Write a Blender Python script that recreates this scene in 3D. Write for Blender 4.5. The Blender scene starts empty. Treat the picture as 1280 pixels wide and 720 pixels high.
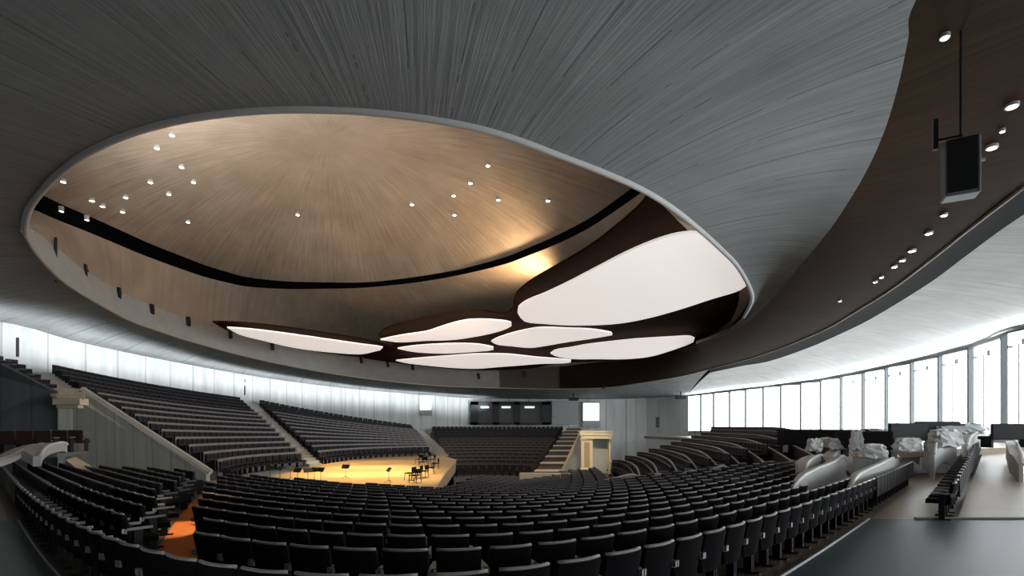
import bpy, bmesh, math, random
from mathutils import Vector, Matrix
random.seed(7)
S = bpy.context.scene
COL = S.collection
F = 640.0; HY = 535.0            # lens: focal length in pixels and the row of the horizon; the eye is the world origin

def PZ(x, y, z):                 # point at height z seen at picture position x, y
    m = (HY - y) / F
    Y = z / m
    return Vector(((x - 640) / F * Y, Y, z))
def PL(x, y, a, b=-0.06):        # point on the tilted plane z = a + b*Y
    m = (HY - y) / F
    Y = a / (m - b)
    return Vector(((x - 640) / F * Y, Y, m * Y))
def PD(x, y, Y):
    return Vector(((x - 640) / F * Y, Y, (HY - y) / F * Y))

# ------------------------------------------------------------------ materials
def newmat(name):
    m = bpy.data.materials.new(name); m.use_nodes = True
    return m, m.node_tree.nodes, m.node_tree.links, m.node_tree.nodes['Principled BSDF']
def plain(name, col, rough=.6, metal=0, nscale=20, nstr=.12, bump=0.0, spec=.4):
    m, N, L, b = newmat(name)
    b.inputs['Roughness'].default_value = rough; b.inputs['Metallic'].default_value = metal
    b.inputs['Specular IOR Level'].default_value = spec
    tc = N.new('ShaderNodeTexCoord'); no = N.new('ShaderNodeTexNoise')
    no.inputs['Scale'].default_value = nscale; no.inputs['Detail'].default_value = 4
    L.new(tc.outputs['Object'], no.inputs['Vector'])
    mx = N.new('ShaderNodeMix'); mx.data_type = 'RGBA'
    mx.inputs[6].default_value = (*[c * (1 - nstr) for c in col], 1)
    mx.inputs[7].default_value = (*[min(1, c * (1 + nstr)) for c in col], 1)
    L.new(no.outputs['Fac'], mx.inputs[0]); L.new(mx.outputs[2], b.inputs['Base Color'])
    if bump:
        bp = N.new('ShaderNodeBump'); bp.inputs['Strength'].default_value = bump; bp.inputs['Distance'].default_value = .02
        L.new(no.outputs['Fac'], bp.inputs['Height']); L.new(bp.outputs['Normal'], b.inputs['Normal'])
    return m
def math_node(N, L, op, a, b=None):
    n = N.new('ShaderNodeMath'); n.operation = op
    for i, v in enumerate((a, b)):
        if v is None: continue
        if isinstance(v, (int, float)): n.inputs[i].default_value = v
        else: L.new(v, n.inputs[i])
    return n.outputs[0]
def radial(name, c1, c2, cx, cy, ang=60, rs=.12, rough=.75, mottle=.3, bump=.5, seam=0.45):
    """board-marked concrete whose boards run out from one centre"""
    m, N, L, b = newmat(name)
    b.inputs['Roughness'].default_value = rough; b.inputs['Specular IOR Level'].default_value = .3
    g = N.new('ShaderNodeNewGeometry'); sp = N.new('ShaderNodeSeparateXYZ'); L.new(g.outputs['Position'], sp.inputs[0])
    dx = math_node(N, L, 'SUBTRACT', sp.outputs[0], cx); dy = math_node(N, L, 'SUBTRACT', sp.outputs[1], cy)
    a = math_node(N, L, 'ARCTAN2', dy, dx)
    r = math_node(N, L, 'SQRT', math_node(N, L, 'ADD', math_node(N, L, 'MULTIPLY', dx, dx), math_node(N, L, 'MULTIPLY', dy, dy)))
    cb = N.new('ShaderNodeCombineXYZ')
    L.new(math_node(N, L, 'MULTIPLY', a, ang), cb.inputs[0]); L.new(math_node(N, L, 'MULTIPLY', r, rs), cb.inputs[1])
    n1 = N.new('ShaderNodeTexNoise'); n1.inputs['Scale'].default_value = 1; n1.inputs['Detail'].default_value = 6; n1.inputs['Roughness'].default_value = .7
    L.new(cb.outputs[0], n1.inputs['Vector'])
    n2 = N.new('ShaderNodeTexNoise'); n2.inputs['Scale'].default_value = .5; n2.inputs['Detail'].default_value = 5
    L.new(g.outputs['Position'], n2.inputs['Vector'])
    # thin dark seams between the boards
    fr = math_node(N, L, 'FRACT', math_node(N, L, 'MULTIPLY', a, ang * .16))
    sm = math_node(N, L, 'LESS_THAN', fr, .035)
    brk = math_node(N, L, 'GREATER_THAN', n2.outputs['Fac'], .47)
    sm = math_node(N, L, 'MULTIPLY', math_node(N, L, 'MULTIPLY', sm, brk), seam)
    rp = N.new('ShaderNodeMapRange'); rp.inputs[1].default_value = .3; rp.inputs[2].default_value = .7
    L.new(n1.outputs['Fac'], rp.inputs[0])
    mx = N.new('ShaderNodeMix'); mx.data_type = 'RGBA'; mx.inputs[6].default_value = (*c1, 1); mx.inputs[7].default_value = (*c2, 1)
    L.new(rp.outputs[0], mx.inputs[0])
    mo = math_node(N, L, 'MULTIPLY', math_node(N, L, 'ADD', math_node(N, L, 'MULTIPLY', n2.outputs['Fac'], 2 * mottle), 1 - mottle), math_node(N, L, 'SUBTRACT', 1, sm))
    vm = N.new('ShaderNodeVectorMath'); vm.operation = 'SCALE'; L.new(mx.outputs[2], vm.inputs[0]); L.new(mo, vm.inputs['Scale'])
    L.new(vm.outputs[0], b.inputs['Base Color'])
    bp = N.new('ShaderNodeBump'); bp.inputs['Strength'].default_value = bump; bp.inputs['Distance'].default_value = .05
    L.new(math_node(N, L, 'SUBTRACT', n1.outputs['Fac'], sm), bp.inputs['Height']); L.new(bp.outputs['Normal'], b.inputs['Normal'])
    return m
def panelled(name, c, sx=.8, rough=.6):
    """wall concrete with vertical board joints"""
    m, N, L, b = newmat(name); b.inputs['Roughness'].default_value = rough
    g = N.new('ShaderNodeNewGeometry'); sp = N.new('ShaderNodeSeparateXYZ'); L.new(g.outputs['Position'], sp.inputs[0])
    s = math_node(N, L, 'MULTIPLY', math_node(N, L, 'ADD', sp.outputs[0], sp.outputs[1]), sx)
    cb = N.new('ShaderNodeCombineXYZ'); L.new(math_node(N, L, 'MULTIPLY', s, 3), cb.inputs[0]); L.new(math_node(N, L, 'MULTIPLY', sp.outputs[2], .15), cb.inputs[1])
    n1 = N.new('ShaderNodeTexNoise'); n1.inputs['Scale'].default_value = 1; n1.inputs['Detail'].default_value = 4; L.new(cb.outputs[0], n1.inputs['Vector'])
    sm = math_node(N, L, 'LESS_THAN', math_node(N, L, 'FRACT', s), .05)
    f = math_node(N, L, 'MULTIPLY', math_node(N, L, 'ADD', math_node(N, L, 'MULTIPLY', n1.outputs['Fac'], .8), .6), math_node(N, L, 'SUBTRACT', 1, math_node(N, L, 'MULTIPLY', sm, .35)))
    vm = N.new('ShaderNodeVectorMath'); vm.operation = 'SCALE'; vm.inputs[0].default_value = c; L.new(f, vm.inputs['Scale'])
    L.new(vm.outputs[0], b.inputs['Base Color'])
    return m
def wood(name, c1, c2, sx=1.0, sy=12.0, rough=.4):
    m, N, L, b = newmat(name); b.inputs['Roughness'].default_value = rough
    tc = N.new('ShaderNodeTexCoord'); mp = N.new('ShaderNodeMapping'); mp.inputs['Scale'].default_value = (sx, sy, 1); L.new(tc.outputs['Object'], mp.inputs[0])
    n1 = N.new('ShaderNodeTexNoise'); n1.inputs['Scale'].default_value = 1; n1.inputs['Detail'].default_value = 5; L.new(mp.outputs[0], n1.inputs['Vector'])
    sp = N.new('ShaderNodeSeparateXYZ'); L.new(tc.outputs['Object'], sp.inputs[0])
    sm = math_node(N, L, 'LESS_THAN', math_node(N, L, 'FRACT', math_node(N, L, 'MULTIPLY', sp.outputs[1], 4)), .08)
    mx = N.new('ShaderNodeMix'); mx.data_type = 'RGBA'; mx.inputs[6].default_value = (*c1, 1); mx.inputs[7].default_value = (*c2, 1); L.new(n1.outputs['Fac'], mx.inputs[0])
    vm = N.new('ShaderNodeVectorMath'); vm.operation = 'SCALE'; L.new(mx.outputs[2], vm.inputs[0]); L.new(math_node(N, L, 'SUBTRACT', 1, math_node(N, L, 'MULTIPLY', sm, .25)), vm.inputs['Scale'])
    L.new(vm.outputs[0], b.inputs['Base Color'])
    return m
def emit(name, col, st):
    m, N, L, b = newmat(name)
    b.inputs['Base Color'].default_value = (*col, 1); b.inputs['Emission Color'].default_value = (*col, 1); b.inputs['Emission Strength'].default_value = st
    b.inputs['Roughness'].default_value = .6
    return m
AX, AY = -9.8, 27.0
M = dict(
    grey=radial('grey_board_concrete', (.20, .212, .217), (.295, .308, .313), -4.0, 22.5, 75, .17, mottle=.30, bump=.8, seam=.45),
    dome=radial('brown_board_concrete', (.24, .195, .155), (.38, .325, .27), AX, AY, 60, .35, mottle=.35, bump=.35, seam=.06),
    skirt=radial('brown_skirt_concrete', (.30, .245, .195), (.42, .345, .28), AX, AY, 60, .35, mottle=.3, bump=.3, seam=.05),
    soffit=radial('dark_brown_concrete', (.024, .0135, .006), (.036, .021, .010), -4.0, 22.5, 80, .2, mottle=.25, bump=.2, seam=.1),  # same ring concrete; brown painted in for its dim warm light
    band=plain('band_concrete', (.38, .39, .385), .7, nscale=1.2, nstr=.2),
    bandmid=plain('brown_grey_band', (.13, .112, .09), .7, nscale=1.2, nstr=.2),  # in-between tone paints the light fading along the band
    pale_ceiling=radial('pale_board_concrete', (.58, .62, .63), (.76, .79, .80), -4.0, 22.5, 95, .25, mottle=.18, bump=.3, seam=.15),  # same concrete, painted paler for the window light falling on it
    fascia=plain('dark_fascia', (.009, .009, .009), .9, spec=.08),  # near-black stands in for shade on the face turned from the light
    lip=plain('pale_lip', (.42, .38, .31), .6),
    rim=plain('pale_rim', (.5, .49, .47), .6),
    dark_wood=plain('dark_recess_wood', (.024, .010, .004), .85, nscale=2, nstr=.3, spec=.08),  # flat dark colour stands in for shade in the panel recesses
    slot=plain('black_slot', (.0025, .0025, .003), .95, spec=.02),
    wall=panelled('wall_concrete', (.68, .70, .69), .35),
    roofm=plain('roof_concrete', (.1, .1, .1), .9),
    seat=plain('black_fabric', (.007, .0062, .0075), .9, nscale=60, nstr=.3, spec=.10),
    seat_far=plain('dark_fabric', (.020, .018, .022), .75, nscale=40, nstr=.3, spec=.3),
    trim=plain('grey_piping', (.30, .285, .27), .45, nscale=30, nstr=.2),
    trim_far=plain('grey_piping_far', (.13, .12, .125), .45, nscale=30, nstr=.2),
    metal=plain('grey_metal', (.45, .43, .4), .35, .6),
    legm=plain('black_metal', (.012, .012, .013), .45, .3),
    landing=plain('landing_carpet', (.05, .065, .073), .38, nscale=3, nstr=.15),
    tread=plain('tread_concrete', (.20, .185, .18), .65, nscale=2, nstr=.15),
    ledge=plain('ledge_concrete', (.27, .255, .25), .65, nscale=2, nstr=.12),
    walk=plain('walkway_concrete', (.42, .42, .42), .6, nscale=2, nstr=.1),
    aisle=plain('pale_stair', (.62, .59, .54), .6, nscale=2, nstr=.1),
    fanfloor=wood('fan_floor_wood', (.12, .085, .055), (.18, .13, .085)),
    woodfloor=wood('pale_floor_wood', (.24, .185, .13), (.34, .27, .20), .6, 6),
    stage=wood('stage_wood', (.72, .44, .16), (.82, .54, .22), .5, 5, .45),
    orange=plain('orange_carpet', (.95, .24, .04), .8, nscale=6, nstr=.12),
    cream=plain('cream_stone', (.72, .62, .45), .55, nscale=3, nstr=.1),
    creamdk=plain('tan_stone', (.42, .30, .18), .55, nscale=3, nstr=.15),
    brownstep=plain('brown_riser', (.09, .06, .05), .6),
    sidewall=panelled('side_wall_panels', (.44, .45, .40), 1.1),
    darkwall=panelled('dark_wall_panels', (.085, .095, .10), .7),
    bluegrey=plain('blue_grey_plaster', (.42, .45, .46), .6, nscale=2),
    parapet=plain('pale_parapet', (.55, .54, .52), .55, nscale=2, nstr=.08),
    brownpar=plain('brown_parapet', (.045, .034, .027), .55, nscale=4, nstr=.25),
    tanstripe=plain('tan_tread', (.22, .17, .125), .6, nscale=3, nstr=.15),
    black=plain('speaker_black', (.006, .006, .007), .5),
    speakeredge=plain('speaker_case', (.16, .165, .165), .45),
    booth=plain('booth_frame', (.035, .038, .042), .5),
    redseat=plain('dark_red_fabric', (.055, .026, .022), .8, nscale=40, nstr=.3, spec=.2),
    white=plain('white_cloth', (.75, .76, .76), .7, nscale=25, nstr=.18),
    mull=plain('mullion_grey', (.13, .14, .145), .45),
    panel=emit('luminous_panel', (1.0, .93, .89), .60),  # reflectors are no lamps; emission stands in for light on them
    lamp=emit('lamp_glow', (1, .93, .82), 14),
    lamp_small=emit('lamp_glow_small', (1, .93, .85), 9),
    lamp_wall=emit('wall_lamp_glow', (1, 1, .95), 1.2),
    lamp_booth=emit('booth_lamp_glow', (.95, 1, 1), 1.6),
    boothglass=plain('booth_glass', (.07, .08, .085), .4, 0, 2, .1),
)
def glass(name):
    m, N, L, b = newmat(name); N.remove(b)
    t = N.new('ShaderNodeBsdfTransparent'); t.inputs[0].default_value = (.97, .98, .98, 1)
    g = N.new('ShaderNodeBsdfGlossy'); g.inputs['Roughness'].default_value = .05
    mx = N.new('ShaderNodeMixShader'); mx.inputs[0].default_value = .05
    L.new(t.outputs[0], mx.inputs[1]); L.new(g.outputs[0], mx.inputs[2]); L.new(mx.outputs[0], N['Material Output'].inputs[0])
    return m
M['glass'] = glass('window_glass')
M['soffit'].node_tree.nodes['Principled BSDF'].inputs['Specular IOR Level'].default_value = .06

# ------------------------------------------------------------------ mesh helpers
class MB:
    def __init__(s): s.v = []; s.f = []; s.m = []
    def add(s, vs, fs, mi=0):
        o = len(s.v); s.v += [tuple(v) for v in vs]; s.f += [tuple(o + i for i in f) for f in fs]; s.m += [mi] * len(fs)
    def box(s, c, d, mat=None, mi=0):
        x, y, z = d[0] / 2, d[1] / 2, d[2] / 2
        vs = [Vector((c[0] + a * x, c[1] + b * y, c[2] + e * z)) for a, b, e in ((-1,-1,-1),(1,-1,-1),(1,1,-1),(-1,1,-1),(-1,-1,1),(1,-1,1),(1,1,1),(-1,1,1))]
        if mat: vs = [mat @ v for v in vs]
        s.add(vs, [(0,3,2,1),(4,5,6,7),(0,1,5,4),(1,2,6,5),(2,3,7,6),(3,0,4,7)], mi)
    def tube(s, pts, r, n=8, closed=False, mi=0):
        rings = []
        for i, p in enumerate(pts):
            a = pts[i - 1] if (i or closed) else p; b = pts[(i + 1) % len(pts)] if (i < len(pts) - 1 or closed) else p
            t = (Vector(b) - Vector(a)).normalized(); up = Vector((0, 0, 1)) if abs(t.z) < .95 else Vector((0, 1, 0))
            u = t.cross(up).normalized(); w = u.cross(t)
            rings.append([Vector(p) + u * (r * math.cos(2 * math.pi * k / n)) + w * (r * math.sin(2 * math.pi * k / n)) for k in range(n)])
        vs = [v for rg in rings for v in rg]; fs = []
        m = len(pts)
        for i in range(m if closed else m - 1):
            j = (i + 1) % m
            for k in range(n):
                l = (k + 1) % n; fs.append((i * n + k, i * n + l, j * n + l, j * n + k))
        if not closed: fs += [tuple(range(n))[::-1], tuple((m - 1) * n + k for k in range(n))]
        s.add(vs, fs, mi)
    def loft(s, rows, mi=0):
        n = len(rows[0]); vs = [p for r in rows for p in r]; fs = []
        for i in range(len(rows) - 1):
            for k in range(n - 1): fs.append((i * n + k, i * n + k + 1, (i + 1) * n + k + 1, (i + 1) * n + k))
        s.add(vs, fs, mi)
    def slab(s, poly, th, mi=0):
        n = len(poly); vs = [Vector(p) for p in poly] + [Vector(p) + Vector((0, 0, th)) for p in poly]
        s.add(vs, [tuple(range(n)), tuple(range(2 * n - 1, n - 1, -1))] + [(i, (i + 1) % n, n + (i + 1) % n, n + i) for i in range(n)], mi)
    def build(s, name, mats, parent=None, origin=None, smooth=False, data_only=False):
        o = Vector(origin) if origin is not None else Vector((0, 0, 0))
        me = bpy.data.meshes.new(name); me.from_pydata([tuple(Vector(v) - o) for v in s.v], [], s.f)
        for m in (mats if isinstance(mats, (list, tuple)) else [mats]): me.materials.append(m)
        me.polygons.foreach_set('material_index', s.m)
        if smooth: me.polygons.foreach_set('use_smooth', [True] * len(me.polygons))
        me.update()
        if data_only: return me
        ob = bpy.data.objects.new(name, me); COL.objects.link(ob)
        if parent: ob.parent = parent; 
        ob.location = o
        return ob
def tag(o, label=None, cat=None, group=None, kind=None):
    if label: o['label'] = label
    if cat: o['category'] = cat
    if group: o['group'] = group
    if kind: o['kind'] = kind
    return o
def struct(o): o['kind'] = 'structure'; return o
def empty(name, loc, rz=0, label=None, cat=None, group=None):
    e = bpy.data.objects.new(name, None); COL.objects.link(e); e.location = loc; e.rotation_euler = (0, 0, rz); e.empty_display_size = .2
    return tag(e, label, cat, group)
def copy_tree(o, parent=None):
    c = o.copy(); COL.objects.link(c); c.parent = parent
    for ch in o.children: copy_tree(ch, c)
    return c
def resample(pts, n, smooth=True):
    pts = [Vector(p) for p in pts]
    if smooth:
        out = []
        for i in range(len(pts) - 1):
            p0 = pts[max(i - 1, 0)]; p1 = pts[i]; p2 = pts[i + 1]; p3 = pts[min(i + 2, len(pts) - 1)]
            for k in range(8):
                t = k / 8
                out.append(.5 * ((2 * p1) + (p2 - p0) * t + (2 * p0 - 5 * p1 + 4 * p2 - p3) * t * t + (3 * p1 - p0 - 3 * p2 + p3) * t ** 3))
        pts = out + [pts[-1]]
    d = [0]
    for a, b in zip(pts, pts[1:]): d.append(d[-1] + (b - a).length)
    res = []; j = 0
    for k in range(n):
        t = d[-1] * k / (n - 1)
        while j < len(pts) - 2 and d[j + 1] < t: j += 1
        w = (t - d[j]) / max(1e-9, d[j + 1] - d[j]); res.append(pts[j].lerp(pts[j + 1], min(1, max(0, w))))
    return res
ORD = ['first','second','third','fourth','fifth','sixth','seventh','eighth','ninth','tenth','eleventh','twelfth','thirteenth','fourteenth','fifteenth','sixteenth']
def dense(pts, k=6):
    pts = [Vector(p) for p in pts]; out = []
    for i in range(len(pts) - 1):
        p0 = pts[max(i - 1, 0)]; p1 = pts[i]; p2 = pts[i + 1]; p3 = pts[min(i + 2, len(pts) - 1)]
        for q in range(k):
            t = q / k
            out.append(.5 * ((2 * p1) + (p2 - p0) * t + (2 * p0 - 5 * p1 + 4 * p2 - p3) * t * t + (3 * p1 - p0 - 3 * p2 + p3) * t ** 3))
    return out + [pts[-1]]
def ordinal(n):
    if n <= 16: return ORD[n - 1]
    return f"{n}{'th' if 10 <= n % 100 <= 20 else {1:'st',2:'nd',3:'rd'}.get(n % 10, 'th')}"

# ------------------------------------------------------------------ shell: plan outline of the outer wall (point at its top)
O_left = [Vector((-20, -12, 5.8)), Vector((-27, -4, 5.8)), Vector((-30.5, 8, 5.8)), Vector((-29.8, 19, 5.8)),
          PZ(0, 402, 5.8), PZ(100, 428, 5.7), PZ(231, 455, 5.6), PZ(350, 475, 5.2), PZ(450, 487, 4.9), PZ(540, 494, 4.5)]
O_far = [PZ(540, 494, 4.5), PZ(600, 498, 4.3), PZ(720, 499, 4.2), PZ(800, 498, 4.3), PZ(860, 494, 4.4)]
O_right = [PZ(860, 494, 4.4), PZ(960, 482, 4.7), PZ(1025, 474, 5.0), PZ(1110, 457, 5.3), PZ(1175, 442, 5.5), PZ(1230, 427, 5.6), PZ(1280, 407, 5.8),
           Vector((29.5, 20, 5.8)), Vector((28, 8, 5.8)), Vector((24, -4, 5.8)), Vector((18, -12, 5.8))]
def wall(name, pts, zb, zt=None, mat='wall', n=None):
    p = resample(pts, n) if n else [Vector(q) for q in pts]
    w = MB(); inn = Vector((0, 30, 0))
    out = []
    for q in p:
        d = Vector((q.x - 0, q.y - 30, 0)).normalized() * .4; out.append(q + d)
    top = [Vector((q.x, q.y, zt if zt is not None else q.z)) for q in p]; bot = [Vector((q.x, q.y, zb)) for q in p]
    ot = [Vector((q.x, q.y, zt if zt is not None else q.z)) for q in out]; ob = [Vector((q.x, q.y, zb)) for q in out]
    w.loft([bot, top, ot, ob, bot])
    return struct(w.build(name, M[mat]))
ROOF = 19.0
wall('wall_left', O_left, -5, ROOF, n=60)
wall('wall_far', O_far, -5, ROOF, n=24)
wall('wall_back', [Vector((18, -12, 0)), Vector((-20, -12, 0))], -5, ROOF)
WB = -.5
wall('wall_right_below_windows', O_right, -5, WB, n=60)
W_right = resample(O_right, 200)
# wall above the windows
wm = MB()
wm.loft([[q for q in W_right], [Vector((q.x, q.y, ROOF)) for q in W_right]])
wo = wm.build('wall_right_above_windows', M['roofm']); struct(wo)
rf = MB(); rf.box((0, 32, ROOF + .25), (80, 110, .5)); struct(rf.build('roof', M['roofm']))  # unseen box added over the shell to keep sky light out
bf = MB(); bf.box((0, 32, -5.25), (80, 110, .5)); struct(bf.build('floor', M['tread']))

# ------------------------------------------------------------------ ceiling
B_pts = [(30,290),(36,262),(60,230),(84,208),(110,190),(152,170),(200,155),(250,145),(300,139),(350,136),(400,136),(450,138),(500,143),(550,150),(600,160),(650,175),(700,194),(750,213),(800,235),(838,258),(870,283),(900,310),(922,333),(938,362),(939,378),(930,396),(912,410),(893,421),(870,430)]
B = [PL(x, y, 8.0) for x, y in B_pts]
lip_pts = [(30,290),(40,310),(58,332),(80,352),(110,372),(161,400),(200,414),(240,427),(290,441),(340,453),(415,467),(490,477),(560,483),(630,485),(700,486),(760,484),(803,478),(850,470),(887,461),(930,450),(970,437),(1010,421),(1040,407),(1060,395),(1110,364),(1160,327),(1210,287),(1280,233)]
LIP = [PL(x, y, 8.0) for x, y in lip_pts]
iT = lip_pts.index((887,461))
lipL = LIP[:iT + 1]; lipR = LIP[iT:]
lipR_m = [(887,461),(905,456.5),(930,450),(970,437),(1010,421),(1040,407),(1060,395),(1110,364),(1160,327),(1210,287),(1280,233)]
lipR_ext = [PL(x, y, 8.0) for x, y in lipR_m] + [Vector((14.6, 10.5, 7.3)), Vector((13.5, 6, 7.2)), Vector((12, 0, 6.8)), Vector((11.5, -12, 6.0))]
C_pts = [(870,430),(905,418),(935,402),(965,374),(1000,332),(1035,290),(1062,250),(1085,210),(1105,165),(1122,110),(1135,50),(1145,0)]
C = [B[-1]] + [PL(x, y, a) for (x, y), a in zip(C_pts[1:], (7.97,7.93,7.88,7.82,7.78,7.75,7.75,7.75,7.75,7.75,7.75))]
C_ext = C + [Vector((6.0, 6, 7.0)), Vector((5, 0, 6.6)), Vector((5, -12, 6.0))]
# grey: B (from its far right end round the near side to the far left), lofted to C_ext then the back and left walls
n1 = 90
Brev = list(reversed(B))                       # from (870,430) round the right, the near side and to (30,290)
Bs = resample(Brev, n1)
BM = [(870,430),(893,421),(918,406),(937,386),(938,362),(922,333),(900,310),(880,292),(850,266),(815,242),(760,217),(700,194),(600,160),(500,143),(400,136)]
inner_a = dense([PL(x, y, 8.0) for x, y in BM]); outer_a = dense(C_ext)
def curve_rows(a, b, m, sag=0.0):
    rows = []
    for k in range(m + 1):
        t = k / m
        rows.append([p.lerp(q, t) + Vector((0, 0, sag * 4 * t * (1 - t))) for p, q in zip(a, b)])
    return rows
g = MB()
g.loft(curve_rows(inner_a, outer_a, 10, .2))
# near and left: B -> back wall/left wall
backw = [Vector((5, -12, 6.0)), Vector((-8, -12, 5.9)), Vector((-20, -12, 5.8)), Vector((-27, -4, 5.8)), Vector((-30.5, 8, 5.8)), Vector((-29.8, 19, 5.8)), PZ(0, 402, 5.8)]
inner_b = resample([PL(x, y, 8.0) for x, y in B_pts[:B_pts.index((400,136)) + 1]][::-1], 60); outer_b = resample(backw, 60)
g.loft(curve_rows(inner_b, outer_b, 10, .2))
# far left and far: lip -> wall
nl = 70
inner_c = resample(lipL, nl); outer_c = resample(O_left[4:] + O_far[1:], nl)
g.loft(curve_rows(inner_c, outer_c, 10, .2))
gs = g.build('ceiling_grey_shell', M['grey'], smooth=True); struct(gs)
bm_ = bmesh.new(); bm_.from_mesh(gs.data); bmesh.ops.remove_doubles(bm_, verts=bm_.verts[:], dist=.03); bmesh.ops.recalc_face_normals(bm_, faces=bm_.faces[:]); bm_.to_mesh(gs.data); bm_.free()
# ceiling coloured pale for window light: from the top of the shaded fascia out to the window heads
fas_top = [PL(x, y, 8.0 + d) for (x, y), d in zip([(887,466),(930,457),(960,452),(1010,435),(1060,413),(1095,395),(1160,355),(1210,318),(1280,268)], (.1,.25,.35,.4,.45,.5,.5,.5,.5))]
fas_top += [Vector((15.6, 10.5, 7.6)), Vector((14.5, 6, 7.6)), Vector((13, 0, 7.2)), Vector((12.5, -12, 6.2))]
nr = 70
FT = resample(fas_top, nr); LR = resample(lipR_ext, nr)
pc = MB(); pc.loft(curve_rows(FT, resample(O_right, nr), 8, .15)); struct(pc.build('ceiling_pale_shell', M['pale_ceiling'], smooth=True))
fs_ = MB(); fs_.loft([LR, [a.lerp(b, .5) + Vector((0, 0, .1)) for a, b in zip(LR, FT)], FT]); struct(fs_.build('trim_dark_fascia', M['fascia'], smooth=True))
# inner band (far side) and soffit (right), browned for its dim warm light
bt_pts = [(31,279),(44,288),(76,314),(108,339),(152,365),(195,384),(238,399),(289,415),(340,430),(400,441),(452,447),(515,455),(560,459),(600,462),(650,461),(700,458),(745,453),(800,449),(840,441),(870,430)]
BT = [PL(x, y, 9.6) for x, y in bt_pts]
BT[0] = PL(30, 287, 8.15)
BT[-1] = B[-1] + Vector((0, 0, .02)); BT[-2] = PL(840, 441, 8.6); BT[-3] = PL(800, 449, 9.1)
i_s = bt_pts.index((700,458)); li_s = lip_pts.index((700,486))
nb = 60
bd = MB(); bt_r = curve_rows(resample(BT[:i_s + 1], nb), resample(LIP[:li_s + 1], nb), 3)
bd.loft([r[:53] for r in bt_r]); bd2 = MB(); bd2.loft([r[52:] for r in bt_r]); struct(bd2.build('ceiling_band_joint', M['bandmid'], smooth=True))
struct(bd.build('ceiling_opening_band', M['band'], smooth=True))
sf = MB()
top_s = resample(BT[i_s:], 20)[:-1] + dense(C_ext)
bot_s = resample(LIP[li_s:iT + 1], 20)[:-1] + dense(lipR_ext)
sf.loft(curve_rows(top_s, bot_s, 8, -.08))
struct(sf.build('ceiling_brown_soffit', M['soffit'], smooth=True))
t = MB(); t.tube(resample(LIP, 140), .07, 6); struct(t.build('trim_lip_edge', M['lip'], smooth=True))
t = MB(); t.tube(resample(B[:-3], 140), .10, 6); struct(t.build('trim_opening_edge', M['rim'], smooth=True))
# dome, slot and skirt
slot_pts = [(30,257),(43,261),(70,273),(108,288),(144,303),(180,318),(216,331),(253,343),(282,350),(310,355),(355,357),(400,356),(460,353),(540,343),(620,327),(665,312),(700,298),(735,281),(765,262),(803,236)]
rim = [PZ(x, y, 11.0) for x, y in slot_pts]
nd = 96
near = [Vector((6.6, 19, 11)), Vector((5, 12, 11)), Vector((0, 6, 11)), Vector((-9, 3, 11)), Vector((-19, 7, 11)), Vector((-24.5, 15, 11))]
rim_s = resample(rim, 60)
ring = rim_s + resample([rim[-1]] + near + [rim[0]], 40)[1:-1]
apex = Vector((AX, AY, 15.2))
rows = []
for k in range(13):
    s = k / 12
    rows.append([Vector((apex.x + (p.x - apex.x) * s, apex.y + (p.y - apex.y) * s, 11 + 4.2 * (1 - s ** 1.8))) for p in ring + [ring[0]]])
d = MB(); d.loft(rows); struct(d.build('ceiling_dome', M['dome'], smooth=True))
def th(x): return 1.2 + 6.3 * max(0, min(1, (x - 200) / 320)) if x < 520 else 7.5 - 3.5 * max(0, (x - 520) / 280)
st = [PZ(x, y + th(x), 10.55) for x, y in slot_pts]
ST = resample(st, 80)
sl = MB(); RU = resample(rim, 80)
sl.loft([[p + Vector((0, 0, .02)) for p in RU], [p + Vector((0, .4, .8)) for p in RU], [p + Vector((0, .4, .9)) for p in ST], ST])
struct(sl.build('ceiling_light_slot', M['slot']))
sk_bot = BT[:-3] + [PL(800, 449, 9.4), PL(850, 437, 9.2), PL(880, 425, 9.1), PL(915, 405, 8.9), PL(936, 375, 8.8), PL(930, 345, 8.7), PL(900, 312, 8.6), PL(870, 285, 8.5), PL(838, 258, 8.5), PL(815, 240, 8.5)]
SB = resample(sk_bot, 80)
sk = MB(); sk.loft(curve_rows(ST, SB, 8, -.1)); struct(sk.build('ceiling_skirt', M['skirt'], smooth=True))
# flat brown sheets for recess shade, and reflector panels given a glow
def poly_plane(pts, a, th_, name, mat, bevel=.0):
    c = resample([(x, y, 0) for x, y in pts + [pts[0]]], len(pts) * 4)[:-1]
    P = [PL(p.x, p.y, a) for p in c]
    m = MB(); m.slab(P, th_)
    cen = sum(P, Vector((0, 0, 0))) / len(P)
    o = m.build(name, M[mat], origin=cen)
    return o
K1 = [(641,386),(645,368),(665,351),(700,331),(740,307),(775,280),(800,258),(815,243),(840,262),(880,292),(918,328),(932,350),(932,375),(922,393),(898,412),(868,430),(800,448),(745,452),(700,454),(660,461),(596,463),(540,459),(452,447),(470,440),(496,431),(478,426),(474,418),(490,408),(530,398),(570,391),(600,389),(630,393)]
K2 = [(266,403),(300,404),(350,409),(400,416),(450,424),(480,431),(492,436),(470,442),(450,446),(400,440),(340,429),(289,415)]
r1 = poly_plane(K1, 8.95, .12, 'reflector_backing', 'dark_wood'); tag(r1, 'large dark brown recessed backing above the cluster of white ceiling panels', 'ceiling backing')  # the backing is only a sheet standing in for recess shade
r2 = poly_plane(K2, 8.95, .12, 'reflector_backing', 'dark_wood'); tag(r2, 'slim dark brown backing above the leftmost long white ceiling panel', 'ceiling backing')  # this backing too only stands in for recess shade
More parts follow.
